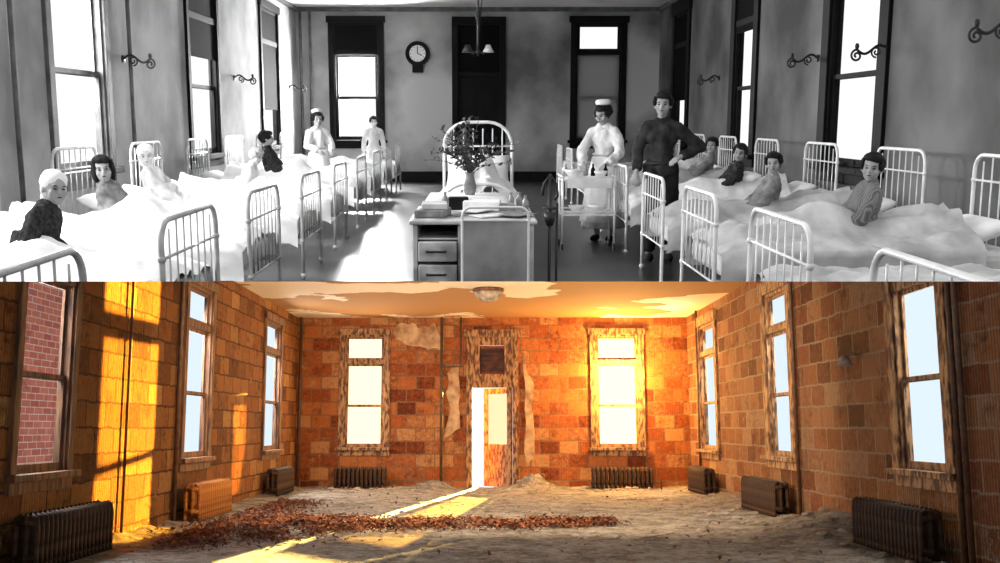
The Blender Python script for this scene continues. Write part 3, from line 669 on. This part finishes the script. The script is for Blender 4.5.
def fh(x,y):
    d=min(XL-abs(x),YL-y+.2)
    r=.14*math.exp(-max(d,0)/.4)*(.6+.9*noise.noise(Vector((x*1.9,y*1.2,3))))
    if abs(x)<1.0 and y>20: r*=.3
    if x>2.5: r+=.24*math.exp(-((x-4.5)/.6)**2)*math.exp(-((y-14)/1.1)**2)+.14*math.exp(-((x-4.4)/.5)**2)*math.exp(-((y-19.4)/1.0)**2)
    r+=.3*math.exp(-((x-.95)/.4)**2-((y-24.1)/.8)**2)*(1+.8*noise.noise(Vector((x*7,y*7,0))))+.16*math.exp(-((x+1.4)/.4)**2-((y-24.1)/.6)**2)
    r+=.008*noise.noise(Vector((x*1.8,y*1.2,1)))+.014*noise.noise(Vector((x*8,y*7,1)))
    return max(r,-.03)
for i in range(nx+1):
    x=-XL-.05+(2*XL+.1)*i/nx
    g.append([bm.verts.new((x,7.2+(YL+.1-7.2)*j/ny,ZF+fh(x,7.2+(YL+.1-7.2)*j/ny))) for j in range(ny+1)])
for i in range(nx):
    for j in range(ny): bm.faces.new((g[i][j],g[i+1][j],g[i+1][j+1],g[i][j+1]))
fin(bm,'floor',M_dust,label='dusty debris-covered concrete floor',cat='floor',kind='structure',smooth=True)
for p,q in Lq: window((-XL,(p+q)/2,0),R(90),q-p,wz0,wz1,Z(1.98),Z(3.07),M_peeld,M_glb,'weathered tall sash window in sunlit block wall')
for p,q in Rq: window((XL,(p+q)/2,0),R(-90),q-p,wz0,wz1,Z(1.98),Z(3.07),M_peel,M_glb,'weathered tall sash window with peeling frame',casing=.2)
window(((Wl[0]+Wl[1])/2,YL,0),0,Wl[1]-Wl[0],Z(.97),Z(3.68),Z(1.96),Z(3.02),M_peel,M_gly,'end wall sash window with peeling cream frame')
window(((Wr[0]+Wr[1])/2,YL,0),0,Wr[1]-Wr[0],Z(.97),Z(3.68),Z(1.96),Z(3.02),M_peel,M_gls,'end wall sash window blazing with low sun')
bm=B(); box(bm,-.62,-.48,YL-.05,YL+.12,ZF,Z(3.62)); box(bm,.49,.63,YL-.05,YL+.12,ZF,Z(3.62)); box(bm,-.7,.71,YL-.09,YL+.1,Z(3.62),Z(3.8)); box(bm,-.48,.49,YL-.04,YL+.12,Z(2.4),Z(2.5))
box(bm,-.48,-.3,YL-.03,YL+.03,Z(2.5),Z(3.62)); box(bm,.3,.49,YL-.03,YL+.03,Z(2.5),Z(3.62)); box(bm,-.3,.3,YL-.03,YL+.03,Z(2.5),Z(2.72)); box(bm,-.3,.3,YL-.03,YL+.03,Z(3.42),Z(3.62))
d=fin(bm,'door_2',M_peel,label='peeling doorway with glazed door standing ajar',cat='door',kind='structure',bevel=.008)
bm=B(); box(bm,-.3,.3,YL+.08,YL+.12,Z(2.72),Z(3.42))
for k in range(6): box(bm,-.28,.28,YL+.04,YL+.08,Z(2.76+.11*k),Z(2.8+.11*k))
fin(bm,'transom_louvre',mat('dark_louvre',(.1,.03,.015),(.03,.01,.01),.8),parent=d)
bm=B(); W_=.95
box(bm,-W_,-W_+.14,-.025,.025,0,2.38); box(bm,-.14,0,-.025,.025,0,2.38); box(bm,-W_+.14,-.14,-.025,.025,0,.22); box(bm,-W_+.14,-.14,-.025,.025,.85,1.02); box(bm,-W_+.14,-.14,-.025,.025,2.24,2.38)
box(bm,-W_+.14,-.14,-.01,.01,.22,.85); box(bm,-W_+.22,-.22,-.02,.02,.3,.77)
dl=fin(bm,'door_leaf',M_peelp,parent=d,loc=(.47,YL+.08,ZF+.02),rz=R(-46),bevel=.006)
bm=B(); box(bm,-W_+.14,-.14,-.005,.005,1.02,2.24); fin(bm,'glass_pane',M_gld,parent=dl)
bm=B(); sph(bm,(-W_+.07,-.05,1.0),.03); fin(bm,'door_knob',M_pipe,parent=dl,smooth=True)
bm=B(); box(bm,-16,-8,14.2,18.6,-6,2.6); fin(bm,'neighbouring_building',blockmat('red_brick_side',1,[(.5,.13,.08),(.66,.2,.13),(.45,.1,.07)],(.75,.6,.5),bw=.34,rh=.12,groove=0,pl_lo=.95,ms=.01,dark=(.35,.09,.06),rough_edge=.005),label='red brick building seen outside the window',cat='building',kind='structure')
def radiator(loc,rz,L,m=M_rad,lab='old dark cast iron column radiator',zs=1):
    e=empty('radiator',loc,rz,label=lab,cat='radiator',group='old radiators'); e.scale=(1,1,zs)
    n=max(6,int(L/.105)); p=None
    for i in range(n):
        x=-L/2+.105*(i+.5)
        if p is None:
            bm=B()
            for y in (-.1,0,.1):
                tube(bm,[(0,y,.08),(0,y,.14),(0,y,.42),(0,y*.85,.5),(0,y*.4,.53)],[.036,.032,.032,.035,.03],8)
            cyl(bm,(0,-.1,.13),(0,.1,.13),.038,seg=8); cyl(bm,(0,-.09,.46),(0,.09,.46),.04,seg=8); cyl(bm,(-.055,0,.13),(.055,0,.13),.025,seg=8); cyl(bm,(-.055,0,.46),(.055,0,.46),.025,seg=8)
            tube(bm,[(0,-.1,.1),(0,-.11,0)],[.026,.03],8); tube(bm,[(0,.1,.1),(0,.11,0)],[.026,.03],8)
            p=fin(bm,'section',m,parent=e,loc=(x,0,0),smooth=True)
        else:
            c=p.copy(); COL.objects.link(c); c.location=(x,0,0)
    bm=B(); tube(bm,[(L/2,0,.13),(L/2+.1,0,.13),(L/2+.1,0,-.05)],.02,8); sph(bm,(L/2+.1,0,.17),(.035,.035,.03)); fin(bm,'valve_pipe',M_pipe,parent=e,smooth=True)
for sx,y,L in ((-1,10.75,2.0),(-1,16.1,1.9),(-1,21.5,1.7),(1,11.5,2.0),(1,16.9,2.1),(1,21.9,1.7)):
    if y==16.1: radiator((sx*4.48,y,ZF+.06),R(90),L,M_radr,'orange rusted cast iron column radiator')
    else: radiator((sx*4.48,y,ZF+.06),R(90),L)
radiator((-3.1,YL-.28,ZF+.03),0,1.3,zs=.88); radiator((3.1,YL-.28,ZF+.03),0,1.55,zs=.88)
def pipe(pts,r,lab):
    bm=B(); tube(bm,pts,r,8); fin(bm,'wall_pipe',M_pipe,label=lab,cat='pipe',smooth=True)
pipe([(-1.22,YL-.07,ZF),(-1.22,YL-.07,ZC)],.035,'rusty vertical pipe on block end wall')
pipe([(-1.22,YL-.08,Z(2.9)),(-.75,YL-.08,Z(2.9)),(-.75,YL-.08,ZC)],.025,'bent rusty pipe beside the doorway')
for y in (14.95,): pipe([(-XL+.06,y,ZF),(-XL+.06,y,ZC)],.035,'rusty vertical pipe on sunlit block wall')
pipe([(-XL+.05,12.9,ZF),(-XL+.05,12.9,ZC)],.02,'slim rusty conduit on sunlit block wall')
for y in (10.1,10.25,15.6,22.9): pipe([(XL-.06,y,ZF),(XL-.06,y,ZC)],.03,'rusty vertical pipe on grooved block wall')
pipe([(-XL+.1,YL-.1,ZF),(-XL+.1,YL-.1,ZC)],.04,'rusty corner pipe on block wall')
# remnants of plaster above and beside the doorway
M_rem=mat('old_plaster_skim',(.6,.38,.19),(.26,.12,.05),.9,scale=4,bump=.6,detail=12)
def remnant(pts,y,lab):
    bm=B(); n=len(pts); cx=sum(p[0] for p in pts)/n; cz=sum(p[1] for p in pts)/n
    ring=[]
    for i in range(n):
        p,q=pts[i],pts[(i+1)%n]
        for t in range(8):
            x=p[0]+(q[0]-p[0])*t/8; z=p[1]+(q[1]-p[1])*t/8
            ring.append((x+noise.noise(Vector((x*5,z*5,1)))*.16,z+noise.noise(Vector((x*5,z*5,9)))*.16))
    f=[bm.verts.new((x,y-.025,z)) for x,z in ring]; b=[bm.verts.new((x,y-.002,z)) for x,z in ring]
    c=bm.verts.new((cx,y-.03,cz)); m=len(ring)
    for i in range(m):
        bm.faces.new((c,f[i],f[(i+1)%m])); bm.faces.new((f[i],b[i],b[(i+1)%m],f[(i+1)%m]))
    fin(bm,'plaster_remnant',M_rem,label=lab,cat='plaster')
remnant([(-2.4,Z(3.5)),(-1.3,Z(3.3)),(-1.3,Z(3.9)),(-2.35,Z(3.92))],YL,'ragged tan plaster remnant high on the end wall')
remnant([(-1.1,Z(1.3)),(-.8,Z(1.4)),(-.78,Z(3.0)),(-1.05,Z(2.8))],YL,'ragged tan plaster strip beside the doorway')
remnant([(.8,Z(.6)),(1.05,Z(.7)),(.95,Z(2.2)),(.8,Z(3.2))],YL,'ragged tan plaster strip along door frame')
e=empty('wall_lamp',(XL,12.9,Z(2.35)),label='old bare wall lamp fixture on block wall',cat='wall lamp')
bm=B(); tube(bm,[(0,0,0),(-.12,0,.02),(-.2,0,-.04)],.02,8); lathe(bm,[(.03,.04),(.06,0),(.11,-.09),(.1,-.09)],(-.22,0,-.04),16); fin(bm,'fixture',M_chunk,parent=e,smooth=True)
e=empty('ceiling_lamp',(-.07,19.2,ZC),label='old domed ceiling lamp fixture with pale glass',cat='ceiling lamp')
bm=B(); lathe(bm,[(.3,0),(.31,-.05),(.26,-.07)],seg=28); fin(bm,'ring',M_peeld,parent=e,smooth=True)
bm=B(); lathe(bm,[(.27,-.06),(.25,-.14),(.17,-.22),(.06,-.26),(.02,-.27)],seg=28); fin(bm,'lamp_shade',M_chunk,parent=e,smooth=True)
# leaf litter (uncountable)
random.seed(21)
def f1():
    while 1:
        t=random.random()**1.2; x=-3.9+5.7*t+random.gauss(0,.12); y=15.5-.5*math.sin(t*3)+random.gauss(0,.55*(1-.5*t))
        if noise.noise(Vector((x*1.6,y*2.2,4)))>-.2+random.gauss(0,.1): return x,y
def f2():
    return max(-4.5,-4.05+abs(random.gauss(0,.4))), random.uniform(12,19.5)
def f3(): return random.uniform(-4.3,4.4),random.uniform(10.5,23.5)
def f4():
    while 1:
        x=max(-4.5,-3.1+random.gauss(0,.6)); y=14.3+random.gauss(0,.8)
        if noise.noise(Vector((x*1.6,y*1.6,8)))>-.05: return x,y
V_=[];F_=[]
for n_,fx in ((8500,f1),(3400,f2),(260,f3),(2200,f4)):
    for _ in range(n_):
        x,y=fx(); z=ZF+fh(x,y)+random.uniform(.0,.07 if fx is not f3 else .01); s=random.uniform(.018,.048)
        Rm=Matrix.Rotation(random.uniform(0,6.28),3,'Z')@Matrix.Rotation(random.uniform(-.8,.8),3,'X')
        c=Vector((x,y,z+.02)); k=len(V_)
        V_+=[c+Rm@Vector(p) for p in ((0,-s,0),(s*.6,-s*.1,s*.3),(0,s,0),(-s*.6,.1*s,s*.3))]
        F_+=[(k,k+1,k+2),(k,k+2,k+3)]
me=bpy.data.meshes.new('leaf_litter'); me.from_pydata(V_,[],F_); me.materials.append(M_leaf)
o=bpy.data.objects.new('leaf_litter',me); COL.objects.link(o); CUR.append(o); tag(o,'drift of dark red dead leaves across dusty floor','dead leaves','stuff')
bm=B(); bmesh.ops.create_icosphere(bm,subdivisions=2,radius=1)
for v in bm.verts: v.co*=1+.35*noise.noise(v.co*1.5); v.co.z*=.5
ck=fin(bm,'plaster_chunk',M_chunk,loc=(2,12,ZF),label='crumbled piece of plaster on dusty floor',cat='rubble',group='plaster rubble'); ck.scale=(.06,.05,.05)
for i in range(290):
    k=random.random()
    if k<.4: x,y=4.6-abs(random.gauss(0,.6)),random.uniform(10,21)
    elif k<.65: x,y=random.uniform(-4,4),24-abs(random.gauss(0,.6))
    else: x,y=random.uniform(-2,4),random.uniform(10,22)
    c=copytree(ck,(x,y,ZF+fh(x,y)+.01),random.uniform(0,6)); s=random.uniform(.02,.1)*(.5 if k>.65 else 1); c.scale=(s,s*random.uniform(.6,1),s*.8)
for x,y,l,a_ in ((2.2,13.6,.8,.9),(2.5,15.5,.6,.3),(3.2,17,.7,1.4),(1.6,18.5,.7,2.3),(3.5,12.8,.5,.5),(-1,19.5,.8,.2),(-.3,12,.5,2.6),(2.9,20.5,.9,.4)):
    bm=B(); box(bm,-l/2,l/2,-.02,.02,0,.015); fin(bm,'wooden_lath',M_stick,loc=(x,y,ZF+fh(x,y)+.02),rz=a_,label='splintered wooden lath lying on the floor',cat='wood scrap',group='fallen laths')

# ------------------------------------------------------------------ place lower room
ML=Matrix.Translation(CAM)@Matrix.Rotation(-(a+math.atan(.1465)),4,'X')@Matrix.Rotation(-math.atan(.014),4,'Z')
def lamp(kind,name,loc,target,energy,color,size=1,size_y=None,spot=None,lower=False,blend=.1):
    l=bpy.data.lights.new(name,kind); l.energy=energy; l.color=color
    if kind=='AREA':
        l.shape='RECTANGLE'; l.size=size; l.size_y=size_y or size
    else: l.shadow_soft_size=size
    if kind=='SPOT': l.spot_size=spot; l.spot_blend=blend
    o=bpy.data.objects.new(name,l); COL.objects.link(o)
    loc=Vector(loc); target=Vector(target); q=(target-loc).to_track_quat('-Z','Z').to_matrix().to_4x4()
    m=Matrix.Translation(loc)@q
    o.matrix_basis=(ML@m) if lower else m
    return o
bpy.context.view_layer.update()
for o in LO: o.matrix_basis=ML@o.matrix_basis
def wm(o):
    return (wm(o.parent)@o.matrix_parent_inverse@o.matrix_basis) if o.parent else o.matrix_basis.copy()
kids={}
for o in bpy.data.objects:
    if o.parent: kids.setdefault(o.parent.name,[]).append(o)
def allof(o):
    r=[o]
    for c in kids.get(o.name,[]): r+=allof(c)
    return r
for lst,sg in ((UP,1),(LO,-1)):
    for top in list(lst):
        if top in NOTRIM: continue
        for o in allof(top)[::-1]:
            if o.type!='MESH': continue
            W=wm(o); n=Ud*sg
            nl=(W.to_3x3().transposed()@n); off=n.dot(W.translation-CAM)
            bb=[nl.dot(Vector(c))+off for c in o.bound_box]
            if min(bb)>=0: continue
            if max(bb)<=0:
                if not kids.get(o.name): bpy.data.objects.remove(o); continue
            if o.data.users>1: o.data=o.data.copy()
            b2=bmesh.new(); b2.from_mesh(o.data)
            bmesh.ops.bisect_plane(b2,geom=b2.verts[:]+b2.edges[:]+b2.faces[:],plane_co=W.inverted()@CAM,plane_no=nl.normalized(),clear_inner=True)
            b2.to_mesh(o.data); b2.free()
# ------------------------------------------------------------------ lights
w=bpy.data.worlds.new('sky'); sc.world=w; w.use_nodes=True
bg=w.node_tree.nodes['Background']; bg.inputs[0].default_value=(1,1,1,1); bg.inputs[1].default_value=1.05
Wt=(1,1,1)
for i,(p,q) in enumerate(Lw): lamp('AREA','window_light',(-XW-.5,(p+q)/2,2.6),(-1.5,(p+q)/2,.4),800,Wt,1.3,2.6)
lamp('AREA','window_light',(-4.9,6.4,3.0),(-2,8.5,.5),260,Wt,1.6,2.4)
lamp('AREA','window_light',((BWl[0]+BWl[1])/2,YB+.6,2.4),(-1.8,12,0),2600,Wt,1,2.4)
WARM=(1,.55,.16)
lamp('SPOT','low_sun',(1.75,36,Z(4.4)),(-1.2,16.5,ZF),650000,(1,.68,.17),.05,spot=R(22),lower=True)
lamp('SPOT','low_sun',(3.0+.565*22,24.3+.818*22,Z(2.3)+1.2),(-4.74,13.1,Z(1.6)),800000,(1,.6,.13),.06,spot=R(14),lower=True)
lamp('AREA','window_glow',(3.02,YL-.1,Z(2.3)),(0,12,Z(0)),240,WARM,.9,2.4,lower=True)
lamp('AREA','window_glow',(-3.09,YL-.1,Z(2.3)),(0,12,Z(0)),130,(1,.7,.35),.9,2.4,lower=True)
for p,q in Rq: lamp('AREA','window_light',(XL+.5,(p+q)/2,Z(2.9)),(1,(p+q)/2,Z(0)),150,(1,.92,.82),1.1,2.4,lower=True)
for p,q in Lq: lamp('AREA','window_light',(-XL-.5,(p+q)/2,Z(2.9)),(-1,(p+q)/2,Z(0)),440,(1,.95,.9),1.1,2.4,lower=True)
lamp('POINT','bloom_fill',(3.05,YL-.5,Z(2.7)),(0,0,0),700,(1,.58,.14),.08,lower=True)  # added lamp imitating sun bloom on the wall around the window
lamp('AREA','end_wall_fill',(0,13.5,Z(2.2)),(0,24,Z(1.5)),520,(1,.78,.5),5,1,lower=True)  # added fill to brighten the end wall; no fixture hangs here
# ------------------------------------------------------------------ camera
cam=bpy.data.cameras.new('camera'); cam.sensor_fit='HORIZONTAL'; cam.sensor_width=36; cam.lens=36; cam.shift_x=.022; cam.clip_end=300
co=bpy.data.objects.new('camera',cam); COL.objects.link(co); co.location=CAM; co.rotation_euler=(R(90)-a,0,0); sc.camera=co
